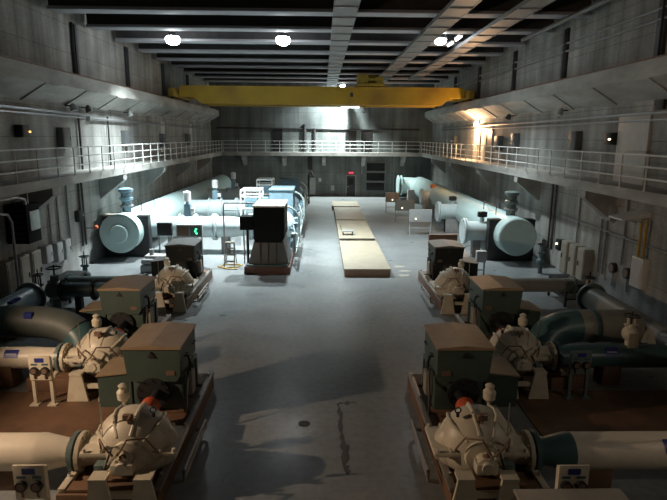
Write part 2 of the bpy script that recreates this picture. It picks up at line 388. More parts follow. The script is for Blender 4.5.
cu = bpy.data.curves.new('lettering', 'FONT'); cu.body = 'EXIT'; cu.size = .22; cu.align_x = 'CENTER'; cu.extrude = .004
tmp = bpy.data.objects.new('tmp', cu); C.objects.link(tmp)
bpy.context.view_layer.update()
me = bpy.data.meshes.new_from_object(tmp.evaluated_get(bpy.context.evaluated_depsgraph_get())); bpy.data.objects.remove(tmp)
me.materials.clear(); me.materials.append(M['labelwhite'])
lt = bpy.data.objects.new('lettering', me); C.objects.link(lt); lt.parent = ex; lt.location = (0, -.066, .075); lt.rotation_euler.x = PI/2

def wall_box(name, sx, y, z, wy, wz, dep, m, label, cat='electrical box', group=None, knob=True, x=XW):
    """enclosure on a side wall: body, door panel, latch"""
    t = thing(name, (sx*x, y, z), label, cat, group)
    MB().box(0, -wy/2, 0, dep, wy/2, wz, .015).build('body', m, t, -sx)
    MB().box(dep, -wy/2+.03, .03, dep+.015, wy/2-.03, wz-.03, .004).build('cover', m, t, -sx)
    if knob: MB().box(dep+.015, wy/2-.12, wz*.45, dep+.05, wy/2-.08, wz*.6).build('latch', 'steel', t, -sx)
    return t
def end_box(name, x, z, wx, wz, dep, m, label, cat='electrical box', group=None):
    t = thing(name, (x, YB, z), label, cat, group)
    MB().box(-wx/2, -dep, 0, wx/2, 0, wz, .015).build('body', m, t)
    MB().box(-wx/2+.03, -dep-.015, .03, wx/2-.03, -dep, wz-.03).build('cover', m, t)
    return t
end_box('wall_panel', -1.2, 2.7, .45, 1.45, .2, 'dark', 'dark upright box on the far wall above the grey panel')
end_box('wall_panel', -.95, .15, .6, 1.75, .2, 'grey', 'grey upright panel low on the far wall left of the door')
end_box('wall_panel', 1.1, .6, .34, .55, .15, 'grey', 'small grey box low on the far wall left of the door')
end_box('wall_panel', -.2, 1.5, .3, .4, .12, 'lightgrey', 'small pale notice box on the far wall beside the grey panel')
pipe_run('wall_pipe', [(-10.6, YB-.12, 6.85), (9.9, YB-.12, 6.75)], .07, 'conddark', 'dark pipe running level along the far wall above the walkway')
pipe_run('wall_pipe', [(-1.75, YB-.15, 4.5), (-1.75, YB-.15, 7.25)], .16, 'conddark', 'thick dark riser on the far wall, left one of two')
pipe_run('wall_pipe', [(-.75, YB-.12, 4.5), (-.75, YB-.12, 6.85)], .12, 'conddark', 'thick dark riser on the far wall, right one of two')
pipe_run('wall_pipe', [(7.4, YB-.1, .1), (7.4, YB-.1, 4.1)], .06, 'conduit', 'thin grey riser on the far wall right of the dark window')
pipe_run('wall_pipe', [(4.1, YB-.1, 2.3), (4.1, YB-.1, 4.1)], .06, 'conduit', 'thin grey riser on the far wall between door and dark window')

# ------------------------------------------------------------------ side walls at walkway level
for s in (-1, 1):
    nm = side(s)
    for i, (y, z) in enumerate(((24.3, 5.5), (31.9, 5.45), (39.3 if s < 0 else 34.9, 5.3), (46.5, 5.3))):
        wall_box('wall_panel', s, y, z, .75 if i < 2 else .9, .88, .28, 'motorgrey', 'dark grey upright electrical box on the %s walkway wall, %s from the near end' % (nm, ['first', 'second', 'third', 'fourth'][i]), group='grey boxes along the %s walkway' % nm)
    for i, y in enumerate((25.0, 26.6, 32.2) if s < 0 else (25.6, 32.7)):
        t = thing('wall_floodlight', (s*XW, y, 7.2), 'small unlit floodlight under the %s crane ledge, %s from the near end' % (nm, ['first', 'second', 'third'][i]), 'floodlight', 'unlit floodlights under the crane ledges')
        MB().cyl((0, 0, .12), (.3, 0, .12), .03, 8).build('arm', 'dark', t, -s)
        MB().lathe([(0, .06), (.12, .14), (.3, .17), (.32, .16)], (.3, 0, .22), (.3, 0, -1), 16).build('lamp_head', 'grey' if i % 2 == 0 else 'dark', t, -s)
for y, n in ((39.6, 'nearer'), (47.9, 'farther')):
    tag(MB().box(0, -.5, 0, .08, .5, 2.05, .01).build('wall_pilaster_panel', 'lightgrey', None, 1, (-XW, y, 4.95)), 'pale upright panel on the left walkway wall, %s of two' % n, 'panel', 'pale panels on the left walkway wall')
pipe_run('conduit', [(-11.05, 8, 7.12), (-11.05, 27, 6.98), (-11.05, 27, 6.85), (-11.05, 54, 6.72)], .06, 'conduit', 'long grey conduit along the left walkway wall, upper one', 'conduit')
pipe_run('conduit', [(-11.02, 8, 6.9), (-11.02, 26.5, 6.85)], .04, 'conduit', 'thin conduit just below the long one on the left walkway wall', 'conduit')
pipe_run('conduit', [(11.05, 10, 6.95), (11.05, 52, 6.82)], .05, 'conduit', 'long grey conduit along the right walkway wall, upper one', 'conduit')
pipe_run('conduit', [(11.05, 10, 6.72), (11.05, 52, 6.62)], .04, 'conduit', 'long grey conduit along the right walkway wall, lower one', 'conduit')
wall_box('junction_box', -1, 27.2, 6.72, .28, .26, .18, 'grey', 'small grey junction box on the long conduit of the left wall', knob=False)
for y in (26.0, 29.5): pipe_run('conduit', [(-11.1, y, 4.5), (-11.1, y, 7.0)], .05, 'conddark', 'dark upright conduit on the left walkway wall, ' + ('nearer one' if y < 28 else 'farther one'), 'conduit')
def signal(s, y, z, label, m):
    t = wall_box('signal_box', s, y, z, .5, .45, .3, 'black', label, 'signal box', knob=False)
    MB().cyl((.3, .2 if s < 0 else -.2, .2), (.37, .2 if s < 0 else -.2, .2), .035, 12).build('signal_lens', m, t, -s)
signal(-1, 20.95, 5.98, 'black box with amber light on the left walkway wall', 'ember')
signal(1, 21.2, 5.85, 'black box with a small bright light on the right walkway wall', 'indw')
tag(MB().box(0, -1.0, 0, .1, 1.0, 2.4, .02).build('wall_pilaster_panel', 'lightgrey', None, -1, (XW, 19.9, 4.5)), 'wide pale upright panel on the right walkway wall at the near end', 'panel')
wall_box('wall_panel', 1, 18.5, 7.03, .55, .32, .12, 'dark', 'dark box on the right wall above the wide pale panel')
def side_door(n, y0, y1, s, leaf):
    w = struct(MB().box(0, y0, 4.5, .05, y1, 6.65).build('door_%d' % n, leaf, None, -s, (s*XW, 0, 0), smooth=False))
    MB().box(0, y0-.08, 4.5, .09, y0, 6.73).box(0, y1, 4.5, .09, y1+.08, 6.73).box(0, y0, 6.65, .09, y1, 6.73).build('door_frame', 'grey', w, -s, smooth=False)
    MB().cyl((.05, y0+.12, 5.5), (.13, y0+.12, 5.5), .02, 8).cyl((.13, y0+.12, 5.5), (.13, y0+.28, 5.5), .016, 8).build('door_handle', 'steel', w, -s)
side_door(5, 36.6, 37.8, 1, 'dark'); side_door(6, 39.4, 40.6, 1, 'tan')
t = thing('wall_lamp', (XW, 39.9, 7.0), 'glowing warm lamp on the right wall above the walkway door', 'lamp')
MB().box(0, -.16, -.1, .1, .16, .3, .02).build('back_box', 'grey', t, -1)
MB().lathe([(0, .12), (.1, .17), (.28, .15), (.36, .05)], (.22, 0, -.16), (0, 0, 1), 16).build('glass', 'sodium', t, -1)
l = light('POINT', 'sodium_light', (0, 0, 0), (1., .58, .30), 850, shadow_soft_size=.12); l.parent = t; l.location = (-.6, 0, -.55)
# unseen near lamp on the left walkway; weak right one added to brighten pipes
for sx, y, pw in ((-1, 7.9, 2000), (1, 5.6, 150)):
    t = thing('unseen_lamp', (sx*10.3, y, 4.5), 'unseen warm lamp standing on the %s walkway near its edge' % side(sx), 'lamp')
    MB().box(-.12, -.14, 0, .1, .14, .03, .01).build('base', 'grey', t, -sx)
    MB().box(-.06, -.16, .03, .12, .16, .34, .02).build('lamp_head', 'grey', t, -sx)
    MB().box(.12, -.13, .06, .135, .13, .31).build('glass', 'sodium' if sx < 0 else 'fillglass', t, -sx)
    l = light('SPOT', 'sodium_light', (0, 0, 0), (1., .71, .48) if sx < 0 else (1., .85, .7), pw, shadow_soft_size=.04, spot_size=math.radians(138), spot_blend=.5); l.parent = t; l.location = (-sx*.2, 0, .2)
    l.rotation_euler = (0, sx*math.radians(62), -sx*math.radians(13))

# ------------------------------------------------------------------ hatch covers in the aisle
for i, (y0, y1) in enumerate(((23.6, 30.3), (31.1, 37.9), (38.6, 45.2), (45.9, 49.3))):
    x1 = 3.05 if i < 3 else 3.25
    t = thing('floor_hatch', (2.03, y0, 0), 'tan board floor hatch in the aisle, %s' % ['the nearest and largest of the row', 'second from the near end', 'third from the near end', 'short one at the far end of the row'][i], 'hatch', 'floor hatches down the aisle')
    w, l = (x1-1.02)/2, y1-y0
    MB().box(-w, 0, 0, w, l, .3, .02).build('curb', 'curb', t)
    MB().box(-w-.02, -.02, .3, w+.02, l+.02, .36, .012).build('cover_board', 'hatch', t)
    if i == 1:
        k = thing('tool_cart', (1.55, 32.2, .36), 'small low steel trolley left on the second floor hatch', 'trolley')
        MB().box(-.35, -.25, .22, .35, .25, .27, .01).build('platform', 'grey', k)
        for a in (-.28, .28):
            for b in (-.18, .18): MB().cyl((a-.03, b, .08), (a+.03, b, .08), .08, 12).cyl((a, b, .1), (a, b, .24), .02, 8).build('wheel', 'dark', k)
        MB().tube([(-.35, -.2, .27), (-.5, -.2, .62), (-.5, .2, .62), (-.35, .2, .27)], .015, 8).build('handle', 'steel', k)

# ------------------------------------------------------------------ foreground pump sets
def flange(mb, c, axis, r, th=.07, n=12):
    a = Vector(axis).normalized(); c = Vector(c)
    mb.cyl(c-a*th/2, c+a*th/2, r, 28); mb.bolts(c, axis, r*.86, n, .025, th+.07)
    return mb
def pump_set(s, ax, y, where, dy=-1.85, dx=.16, body='motor', roof='motorlittop'):
    """base, motor and pump on one axis; local x runs away from the aisle, y is the motor's front face"""
    # ---- base
    b = thing('pump_base', (s*ax, y, 0), 'ochre pump base with side channels, %s' % where, 'machine base', 'ochre pump bases')
    MB().box(-.72, -2.7, 0, 1.5 if dy == -2.25 else .95, 2.0, .34, .02).build('plinth', 'plinth', b, s)
    for x in (-.72, .83):
        MB().box(x-.02, -2.65, .34, x+.1, 1.95, .42, .01).build('side_channel', 'railsteel' if x < 0 else 'cream', b, s)
    for y0, y1, z1 in ((-2.65, -2.4, .40), (0, .25, .38), (1.3, 1.55, .38)): MB().box(-.6, y0, .34, .83, y1, z1, .01).build('cross_beam', 'plinth', b, s)
    r = MB()
    r.tube([(-.78, -2.05, .12), (-.98, -2.05, .16), (-.98, -2.05, .34), (-.98, -.3, .34), (-.98, -.3, .16), (-.78, -.3, .12)], .035, 8)
    r.tube([(-.98, -2.05, .2), (-.98, -.3, .2)], .025, 8)
    r.build('side_rail', 'railsteel', b, s)
    for yy in (-2.3, -1.2, .6, 1.7): 
        for xx in (-.66, .89): MB().cyl((xx, yy, .42), (xx, yy, .48), .03, 6).build('anchor_bolt', 'steel', b, s)
    # ---- motor
    m = thing('electric_motor', (s*ax, y, .38), ('boxy motor with gabled lamplit-tan hood, %s' if body == 'motor' else 'boxy black motor with gabled hood, %s') % where, 'motor', 'hooded motors beside the aisle')
    MB().box(-.46, .08, .0, .58, 1.5, .72, .04).build('lower_frame', body, m, s)
    for yy in (.3, .6, .9, 1.2): MB().box(-.5, yy, .05, -.46, yy+.06, .68).build('cooling_rib', body, m, s)
    MB().prism([(-.36, .68), (.58, .68), (.66, .8), (.72, 1.40), (-.44, 1.40), (-.44, .8)], 0, 1.42).build('hood', body, m, s, smooth=False)
    MB().prism([(-.47, 1.39), (.75, 1.39), (.75, 1.43), (.14, 1.49), (-.47, 1.43)], -.03, 1.46).build('hood_roof', roof, m, s, smooth=False)
    MB().prism([(.06, 1.22), (.22, 1.22), (.14, 1.34)], -.03, .0).build('lifting_lug', 'dark', m, s, smooth=False)
    MB().box(-.33, -.012, .82, -.15, .0, .92).build('nameplate', 'copper', m, s)
    MB().prism([(.66, 0), (1.36, 0), (1.36, .70), (.66, .78)], .2, 1.1).build('terminal_box', body, m, s, smooth=False)
    MB().prism([(.64, .785), (1.39, .70), (1.39, .73), (.64, .815)], .17, 1.13).build('terminal_box_lid', roof, m, s, smooth=False)
    MB().cyl((.14, -.02, .42), (.14, .1, .42), .34, 24).bolts((.14, -.03, .42), (0, 1, 0), .29, 10, .018, .05).build('end_bell', 'dark', m, s)
    MB().cyl((.04, dy+1.3, .42), (.04, 0, .42), .1, 14).build('shaft', 'dark', m, s)
    f = MB().box(-.62, .25, .25, -.46, .55, .75, .02).build('conduit_box', 'tan', m, s)
    MB().tube([(-.54, .4, .75), (-.56, .4, .95), (-.5, .5, 1.05), (-.44, .5, 1.05)], .03, 8).build('conduit_elbow', 'dark', f, s)
    MB().tube([(-.55, .2, .9), (-.6, .05, .7), (-.6, -.1, .4), (-.62, -.2, .05)], .022, 8).build('cable', 'black', m, s)
    for yy in (.35, 1.05): MB().tube([(-.44, yy, 1.1), (-.5, yy, 1.12), (-.5, yy+.16, 1.12), (-.44, yy+.16, 1.1)], .012, 6).build('hood_handle', 'dark', m, s)
    # ---- pump
    p = thing('split_case_pump', (s*(ax-dx), y+dy, .38), 'cream round-bodied pump, %s' % where, 'pump', 'cream pumps in front of the hooded motors')
    cz = .42
    MB().lathe([(-.5, .18), (-.46, .36), (-.34, .5), (-.16, .63), (0, .66), (.16, .63), (.34, .5), (.46, .36), (.5, .18)], (.04, .0, cz), (0, 1, 0), 36).sphere((-.16, 0, cz-.05), .52, 24, (1.05, .62, .95)).build('volute', 'cream', p, s)
    k = MB().box(-.78, -.46, cz-.045, .86, .46, cz+.045, .03)
    for xx in (-.72, -.5, -.25, .0, .25, .5, .78):
        for yy in (-.42, .42): k.cone((xx, yy, cz-.07), (xx, yy, cz+.11), .03, .03, 6)
    k.build('split_flange', 'cream', p, s)
    for a0 in (.45, 1.1, 1.75, 2.4): # ribs over the upper half
        c, q = math.cos(a0), math.sin(a0)
        MB().tube([(.04+c*.36, -.44, cz+q*.36), (.04+c*.64, -.18, cz+q*.64), (.04+c*.67, 0, cz+q*.67), (.04+c*.64, .18, cz+q*.64), (.04+c*.36, .44, cz+q*.36)], .035, 8).build('casing_rib', 'cream', p, s)
    for e in (-1, 1):
        MB().lathe([(0, .3), (.08, .28), (.11, .13), (.2, .12), (.22, .155), (.33, .155), (.35, .1), (.4, .09)], (.02, e*.46, cz), (0, e, 0), 24).bolts((.1, e*.7, cz), (0, 1, 0), .15, 8, .016, .22).build('bearing_housing', 'cream', p, s)
    g = flange(MB(), (.98, 0, .22 if dy > -1.9 else .32), (1, 0, 0), .36).cyl((.4, 0, cz-.1), (1.0, 0, .22 if dy > -1.9 else .32), .25, 24)
    g.build('suction_flange', 'cream', p, s)
    for xx in (-.36, .36):
        MB().prism([(xx-.25, -.38), (xx+.25, -.38), (xx+.13, .3), (xx-.13, .3)], -.98, -.92).prism([(-.95, -.38), (-.86, -.38), (-.72, .3), (-.95, .3)], xx-.025, xx+.025, 'YZ').box(xx-.14, -1.0, .28, xx+.14, -.74, .33).build('pedestal', 'cream', p, s)
    MB().box(-.3, -.93, -.06, .3, -.85, .04).build('pedestal_tie', 'cream', p, s)
    MB().box(-.35, -.3, -.02, .45, .3, .1, .02).build('pump_foot', 'cream', p, s)
    MB().cyl((.2, .9, cz-.02), (.2, 1.35, cz-.02), .19, 20).box(.02, .9, .0, .38, 1.35, cz-.02).build('coupling_guard', 'redguard', p, s)
    MB().cyl((.42, .55, .4), (.42, .55, .95), .03, 8).lathe([(0, .05), (.06, .11), (.2, .12), (.26, .07), (.32, .09), (.36, .03)], (.42, .55, .9), (0, 0, 1), 16).build('vent_valve', 'cream', p, s)
    MB().cyl((.5, -.3, .5), (.5, -.3, 1.3), .011, 6).build('gauge_rod', 'steel', p, s)
    MB().tube([(.1, -.75, .6), (-.05, -.7, .85), (-.3, -.55, .8), (-.45, -.5, .55)], .018, 8).tube([(.15, -.8, .62), (.3, -.75, .75), (.45, -.55, .78), (.5, -.4, .5)], .018, 8).build('seal_water_pipe', 'rust', p, s)
    MB().box(-.16, -.84, cz-.12, .2, -.62, cz+.06, .02).build('bearing_cap', 'cream', p, s)
    MB().lathe([(0, .04), (.03, .06), (.1, .06), (.13, .02)], (.02, -.73, .48), (0, 0, 1), 12).build('oil_cup', 'rust', p, s)
    MB().tube([(.3, -.5, .55), (.34, -.7, .35), (.3, -.75, 0), (.3, -.75, -.3)], .022, 8).build('drain_pipe', 'dark', p, s)
    MB().box(.34, -.62, .1, .56, -.44, .34, .02).build('vent_box', 'tealgrey', p, s)
    MB().box(-.04, -.36, 1.0, .12, -.28, 1.1).tube([(.04, -.3, .9), (.04, -.34, 1.02), (-.04, -.38, 1.12)], .02, 8).build('vent_cock', 'rust', p, s)
    MB().cyl((-.35, -.2, 1.0), (-.35, -.2, 1.08), .03, 8).tube(arc((-.35, -.2, 1.12), .05, 0, 2*PI, (1, 0, 0), (0, 0, 1), 12), .012, 6).build('eye_bolt', 'dark', p, s)

def suction_pipe(s, ax, y, where, m, mr, x_end=8.3, z=.6, dia=.33, dy=-1.85, taper=(.9, 1.04, 1.5), labels=(2.3,), collar=None):
    t = thing('suction_pipe', (s*ax, y+dy, z), '%s feed pipe tapering into the %s' % (where[0], where[1]), 'pipe', 'large feed pipes of the near pumps')
    e = x_end-ax
    if x_end == 9.2: flange(MB(), (e, 0, 0), (1, 0, 0), dia+.1).build('end_flange', m, t, s)
    MB().lathe([(taper[1], .24), (taper[1]+.08, .245), (taper[2], dia), (taper[2]+.1, dia)], (0, 0, 0), (1, 0, 0), 36).build('reducer', mr, t, s)
    MB().cyl((taper[2]+.08, 0, 0), (e, 0, 0), dia-.004, 36).build('pipe', m, t, s)
    flange(MB(), (taper[0]+.03, 0, 0), (1, 0, 0), .36).cyl((taper[0]-.0, 0, 0), (taper[1]+.02, 0, 0), .24, 28).build('flange', mr if mr != 'creampipe' else 'tealgrey', t, s)
    for q in labels:
        l = MB()
        a0, a1 = math.radians(200), math.radians(245)
        pts = [(math.cos(a0+(a1-a0)*i/5)*(dia+.004), math.sin(a0+(a1-a0)*i/5)*-(dia+.004)) for i in range(6)]
        vs = [[l.bm.verts.new((q+dx, yy, zz)) for yy, zz in pts] for dx in (0, .34)]
        for i in range(5): l.bm.faces.new((vs[0][i], vs[0][i+1], vs[1][i+1], vs[1][i]))
        l.build('label', 'blue', t, s)
        l = MB(); a0, a1 = math.radians(217), math.radians(222)
        pts = [(math.cos(a)*(dia+.007), -math.sin(a)*(dia+.007)) for a in (a0, a1)]
        vs = [[l.bm.verts.new((q+dx, yy, zz)) for yy, zz in pts] for dx in (.04, .3)]
        l.bm.faces.new((vs[0][0], vs[0][1], vs[1][1], vs[1][0])); l.build('label_line', 'labelwhite', t, s)
    if collar:
        MB().cyl((collar, 0, 0), (collar+.16, 0, 0), dia+.05, 36).cyl((collar+.3, 0, 0), (collar+.46, 0, 0), dia+.05, 36).build('coupling_collar', 'teal', t, s)
    MB().box(taper[2]+.35, -.24, -z, taper[2]+.8, .24, -dia+.12, .02).build('pipe_support', 'plinth', t, s)
    return t
def gauge_stand(s, x, y, where, zt=1.15, m='cream'):
    t = thing('gauge_stand', (s*x, y, .02 if y > 10 else 0), 'cream two-gauge stand in front of the %s' % where, 'gauge stand', 'two-gauge stands at the near pumps')
    MB().box(-.24, -.02, zt-.58, .24, .02, zt, .008).build('plate', m, t, s)
    for a in (-.2, .2):
        MB().box(a-.035, .02, 0, a+.035, .09, zt-.05).build('post', m, t, s)
        MB().box(a-.1, -.06, 0, a+.1, .16, .025).build('foot_plate', m, t, s)
    for a in (-.12, .12):
        g = MB().cyl((a, -.08, zt-.34), (a, -.02, zt-.34), .088, 24).build('gauge', 'dark', t, s)
        MB().cyl((a, -.085, zt-.34), (a, -.08, zt-.34), .06, 20).build('gauge_face', 'copper', g, s)
        MB().tube([(a, -.04, zt-.42), (a, -.05, zt-.5), (a, 0, zt-.56)], .018, 8).build('gauge_pipe', 'rust', t, s)
    MB().box(-.1, -.028, zt-.15, .1, -.02, zt-.05).build('nameplate', 'blue', t, s)
    for a in (-.12, .12): MB().box(a-.07, -.028, zt-.22, a+.07, -.02, zt-.18).build('gauge_tag', 'teal', t, s)

NEAR = {'L1': (-1, 3.38, 10.75, 'front set left of the aisle'), 'LO': (-1, 5.6, 15.15, 'outer set behind the front one on the left', -2.25, .3), 'L2': (-1, 5.5, 21.5, 'farthest hooded set on the left', -1.95, .16, 'motorblack', 'motorblackroof'),
        'R1': (1, 2.86, 10.7, 'front set right of the aisle'), 'RO': (1, 5.1, 15.2, 'outer set behind the front one on the right', -2.25, .3), 'R2': (1, 4.95, 21.3, 'farthest hooded set on the right', -1.95, .16, 'motorblack', 'hoodgreyroof')}
for k, v in NEAR.items(): pump_set(*v)
suction_pipe(-1, 3.38, 10.75, ('long cream', 'front left pump'), 'creampipe', 'creampipe', 9.2-.0001, labels=(3.05,))
suction_pipe(-1, 5.6, 15.15, ('cream blue-labelled', 'outer left pump'), 'creampipe', 'creampipe', 9.2-.0001, z=.7, dia=.27, dy=-2.25, taper=(.78, .9, 1.6), labels=(1.75,), collar=2.3)
suction_pipe(-1, 5.5, 21.5, ('short teal-grey', 'farthest left pump'), 'tealgrey', 'tealgrey', 9.2, z=.8, dia=.26, dy=-1.95, labels=())
suction_pipe(1, 2.86, 10.7, ('long cream and teal', 'front right pump'), 'creampipe', 'teal', 8.72, labels=(3.15,))
suction_pipe(1, 5.1, 15.2, ('dark teal', 'outer right pump'), 'teal', 'teal', 8.72, z=.7, dia=.3, dy=-2.25, taper=(.78, .9, 1.6), labels=(1.95,))
suction_pipe(1, 4.95, 21.3, ('short grey', 'farthest right pump'), 'greypipe', 'greypipe', 9.2, z=.8, dia=.26, dy=-1.95, labels=())
gauge_stand(-1, 6.35, 11.75, 'outer left pump feed pipe', 1.2); gauge_stand(-1, 4.5, 7.7, 'front left pump feed pipe', 1.12)
gauge_stand(1, 3.98, 7.7, 'front right pump feed pipe', 1.06); gauge_stand(1, 6.1, 12.0, 'outer right pump feed pipe', 1.2, 'tealgrey')
# low ochre floor plinth that carries the outer sets
for s in (-1, 1):
    tag(MB().box(4.6, 10.0, 0, 8.9, 12.42, .02).build('floor_pad', 'plinth', None, s), 'thin ochre floor pad in front of the %s outer pump' % side(s), 'floor pad')
# pale board box at the lower right
t = thing('pale_cabinet', (3.75, 6.9, 0), 'low cabinet with pale flat lid at the lower right corner', 'cabinet')
MB().box(-.8, -.5, 0, .75, .42, .84, .02).build('body', 'tan', t)
MB().box(-.84, -.54, .84, .79, .46, .89, .01).build('lid', 'boardtop', t)

# ------------------------------------------------------------------ big elbow pipes by the near pumps
def big_pipe(name, path, r, m, parent): return MB().tube(path, r, 28).build(name, m, parent)
def sweep(P, n=18):
    P = [Vector(p) for p in P]
    return [P[0]*(1-q)**3 + P[1]*3*q*(1-q)**2 + P[2]*3*q*q*(1-q) + P[3]*q**3 for q in (i/n for i in range(n+1))]
for sx, xh in ((-1, 9.55), (1, 9.05)):
    nm = side(sx)
    t = thing('wall_header_pipe', (sx*xh, 17.5, 0), '%s header pipe along the %s wall ending in a flange' % ('teal-grey' if sx < 0 else 'grey', nm), 'pipe', 'header pipes along the side walls')
    big_pipe('pipe', [(0, 0, .85), (0, -9.6, .85)], .38, 'bluegreypipe' if sx < 0 else 'greypipe', t)
    flange(MB(), (0, .05, .85), (0, 1, 0), .5, .1, 14).build('end_flange', 'tealgrey', t)
    for yy in (-1.4, -5): MB().box(-.3, yy-.15, 0, .3, yy+.15, .55).build('pipe_support', 'plinth', t)
    if sx < 0: MB().box(.2, -1.6, 1.13, .34, -1.1, 1.2).build('label', 'blue', t)
    t = thing('elbow_pipe', (sx*xh, 14.3, 0), 'big sweeping pipe bend from the %s header down behind the outer pump' % nm, 'pipe', 'big bent pipes near the pumps')
    x0 = .36; x1 = xh-8.35 if sx < 0 else xh-7.45; xe = xh-6.3 if sx < 0 else xh-6.0
    r = .42 if sx < 0 else .45; zc = 1.15 if sx < 0 else 1.02
    def W(p): return (-sx*p[0], p[1], p[2])
    big_pipe('straight_pipe', [W((x0, 0, zc)), W((x1, 0, zc))], r, 'teal' if sx < 0 else 'greypipe', t)
    S = sweep([W((x1, 0, zc)), W((x1+.62*(xe-x1), 0, zc+.03)), W((xe-.05, -.1, zc-.1)), W((xe, -.35, .35))])
    k = 12 if sx < 0 else 3
    big_pipe('bend', S[:k+1], r, 'bendgrey' if sx < 0 else 'greypipe', t); big_pipe('lower_bend', S[k:], r+.004, 'teal', t)
    MB().cyl(W((x1-.05, 0, zc)), W((x1+.05, 0, zc)), r+.02, 28).build('weld_band', 'teal', t)
    flange(MB(), W((xe, -.37, .38)), (0, 0, 1), r+.1, .07, 14).build('floor_flange', 'teal', t)
    if sx < 0: MB().box(1.75, -.4, 1.36, 1.95, -.2, 1.5).build('label', 'blue', t)
t = thing('valve_pipe', (-9.1, 17.95, 0), 'dark pipe with a handwheel valve beside the end of the left header pipe', 'pipe')
v = MB().sphere((.2, 0, 1.0), .34, 20).cyl((.2, 0, 1.2), (.2, 0, 1.5), .14, 14).cyl((.2, 0, 0), (.2, 0, .8), .16, 16).build('valve_body', 'tealgrey', t)
MB().cyl((.2, 0, 1.45), (.2, 0, 1.85), .03, 8).tube(arc((.2, 0, 1.75), .22, 0, 2*PI, (1, 0, 0), (0, 1, 0), 20), .025, 8).build('handwheel', 'dark', v)
flange(MB(), (.5, 0, 1.0), (1, 0, 0), .4).build('flange', 'dark', t)
big_pipe('small_pipe', [(.45, 0, 1.0), (2.3, 0, 1.0)], .24, 'bluedark', t)
flange(MB(), (1.5, 0, 1.0), (1, 0, 0), .36).build('flange', 'dark', t)
flange(MB(), (2.3, 0, 1.0), (1, 0, 0), .36).build('flange', 'dark', t)
MB().box(.85, -.12, 0, 1.05, .12, .78).build('pipe_support', 'dark', t)

def gate_valve(loc, label, m='cream', h=1., flange_axis='X', body=.2):
    t = thing('gate_valve', loc, label, 'valve', 'upright valves near the pumps')
    MB().cyl((0, 0, 0), (0, 0, h*.35), .1, 14).sphere((0, 0, h*.42), body, 16).cyl((0, 0, h*.5), (0, 0, h*.75), .1, 14).box(-.16, -.05, h*.7, .16, .05, h*.76).build('body', m, t)
    MB().box(-.1, -.03, h*.76, -.06, .03, h*1.02).box(.06, -.03, h*.76, .1, .03, h*1.02).box(-.1, -.03, h*.99, .1, .03, h*1.02).build('yoke', m, t)
    MB().cyl((0, 0, h*.76), (0, 0, h*1.2), .02, 8).tube(arc((0, 0, h*1.04), .18, 0, 2*PI, (1, 0, 0), (0, 1, 0), 18), .02, 8).box(-.18, -.015, h*1.03, .18, .015, h*1.05).build('handwheel', 'dark', t)
    return t
t = gate_valve((7.75, 12.95, .98), 'tall valve with yellow tag standing on the dark teal pipe', 'cream', .75)
MB().box(-.13, -.2, .0, .13, -.17, .38, .01).build('tag_plate', 'hatch', t)
gate_valve((-9.55, 21.8, 0), 'dark upright valve on the floor at the left wall', 'bluedark', 1.25)
gate_valve((10.0, 24.3, 0), 'dark upright valve on the floor at the right wall', 'bluedark', 1.3)
gate_valve((-10.0, 19.0, 0), 'dark valve beside the bench at the left wall', 'dark', 1.2)
gate_valve((9.2, 18.1, 0), 'cream upright valve at the end of the right header pipe', 'cream', 1.35)
def bench(x, y, label):
    t = thing('steel_bench', (x, y, 0), label, 'bench', 'dark steel frames by the side walls')
    MB().box(-.4, -.8, .78, .4, .8, .86, .01).build('top', 'dark', t)
    for a in (-.34, .34):
        for b in (-.74, .74): MB().box(a-.04, b-.04, 0, a+.04, b+.04, .78).build('leg', 'dark', t)
    MB().box(-.34, -.74, .25, .34, .74, .3).build('shelf', 'dark', t)
    MB().box(-.36, -.76, .5, .36, -.72, .78).build('front_panel', 'bluedark', t)
bench(-9.6, 20.4, 'dark steel bench on the floor below the left wall boxes'); bench(9.3, 20.0, 'dark steel bench on the floor below the right wall cabinets')

# ------------------------------------------------------------------ lower left wall
t = thing('unit_heater', (-XW, 19.9, 2.25), 'black box heater with pale front hung on the left wall under the walkway', 'heater')
MB().box(0, -.45, 0, .8, .45, 1.4, .03).build('body', 'hoodblack', t)
MB().box(.8, -.3, .45, .84, .36, 1.15, .02).build('lens', 'lens', t)
for k in range(6): MB().box(.1, -.48, .15+k*.2, .7, -.45, .23+k*.2).build('louvre', 'black', t)
for a in (.2, .65): MB().cyl((a, 0, 1.4), (a, 0, 1.9), .02, 6).build('hanger', 'steel', t)
MB().tube([(.7, -.3, 1.38), (.7, -.35, 1.6), (.65, -.8, 1.72), (.5, -1.8, 1.7), (.2, -2.4, 1.7)], .06, 10).build('supply_pipe', 'conduit', t)
pipe_run('bent_conduit', [(-10.7, 19.0, .6), (-10.7, 19.0, 3.1), (-10.7, 18.8, 3.4), (-10.7, 18.2, 3.5), (-10.7, 16, 3.5)], .05, 'conduit', 'bent conduit on the left wall below the black heater', 'conduit')
for i, y in enumerate((18.9, 19.75, 20.6)):
    t = thing('wall_cabinet', (-XW, y, .12), 'tan upright cabinet low on the left wall, %s from the near end' % ['first', 'second', 'third'][i], 'cabinet', 'tan cabinets low on the left wall')
    MB().box(0, -.33, 0, .4, .33, 1.65, .02).build('body', 'tan', t); MB().box(.4, -.28, .06, .42, .28, 1.58).build('door_panel', 'tan', t)
    MB().box(.42, .15, .8, .45, .2, .98).build('handle', 'dark', t)
t = thing('notice_sign', (-XW+.02, 18.2, 1.25), 'small red and white notice low on the left wall', 'sign')
MB().box(0, -.2, 0, .02, .2, .62).build('plate', 'labelwhite', t); MB().box(.02, -.2, .42, .025, .2, .62).build('red_band', 'redguard', t)
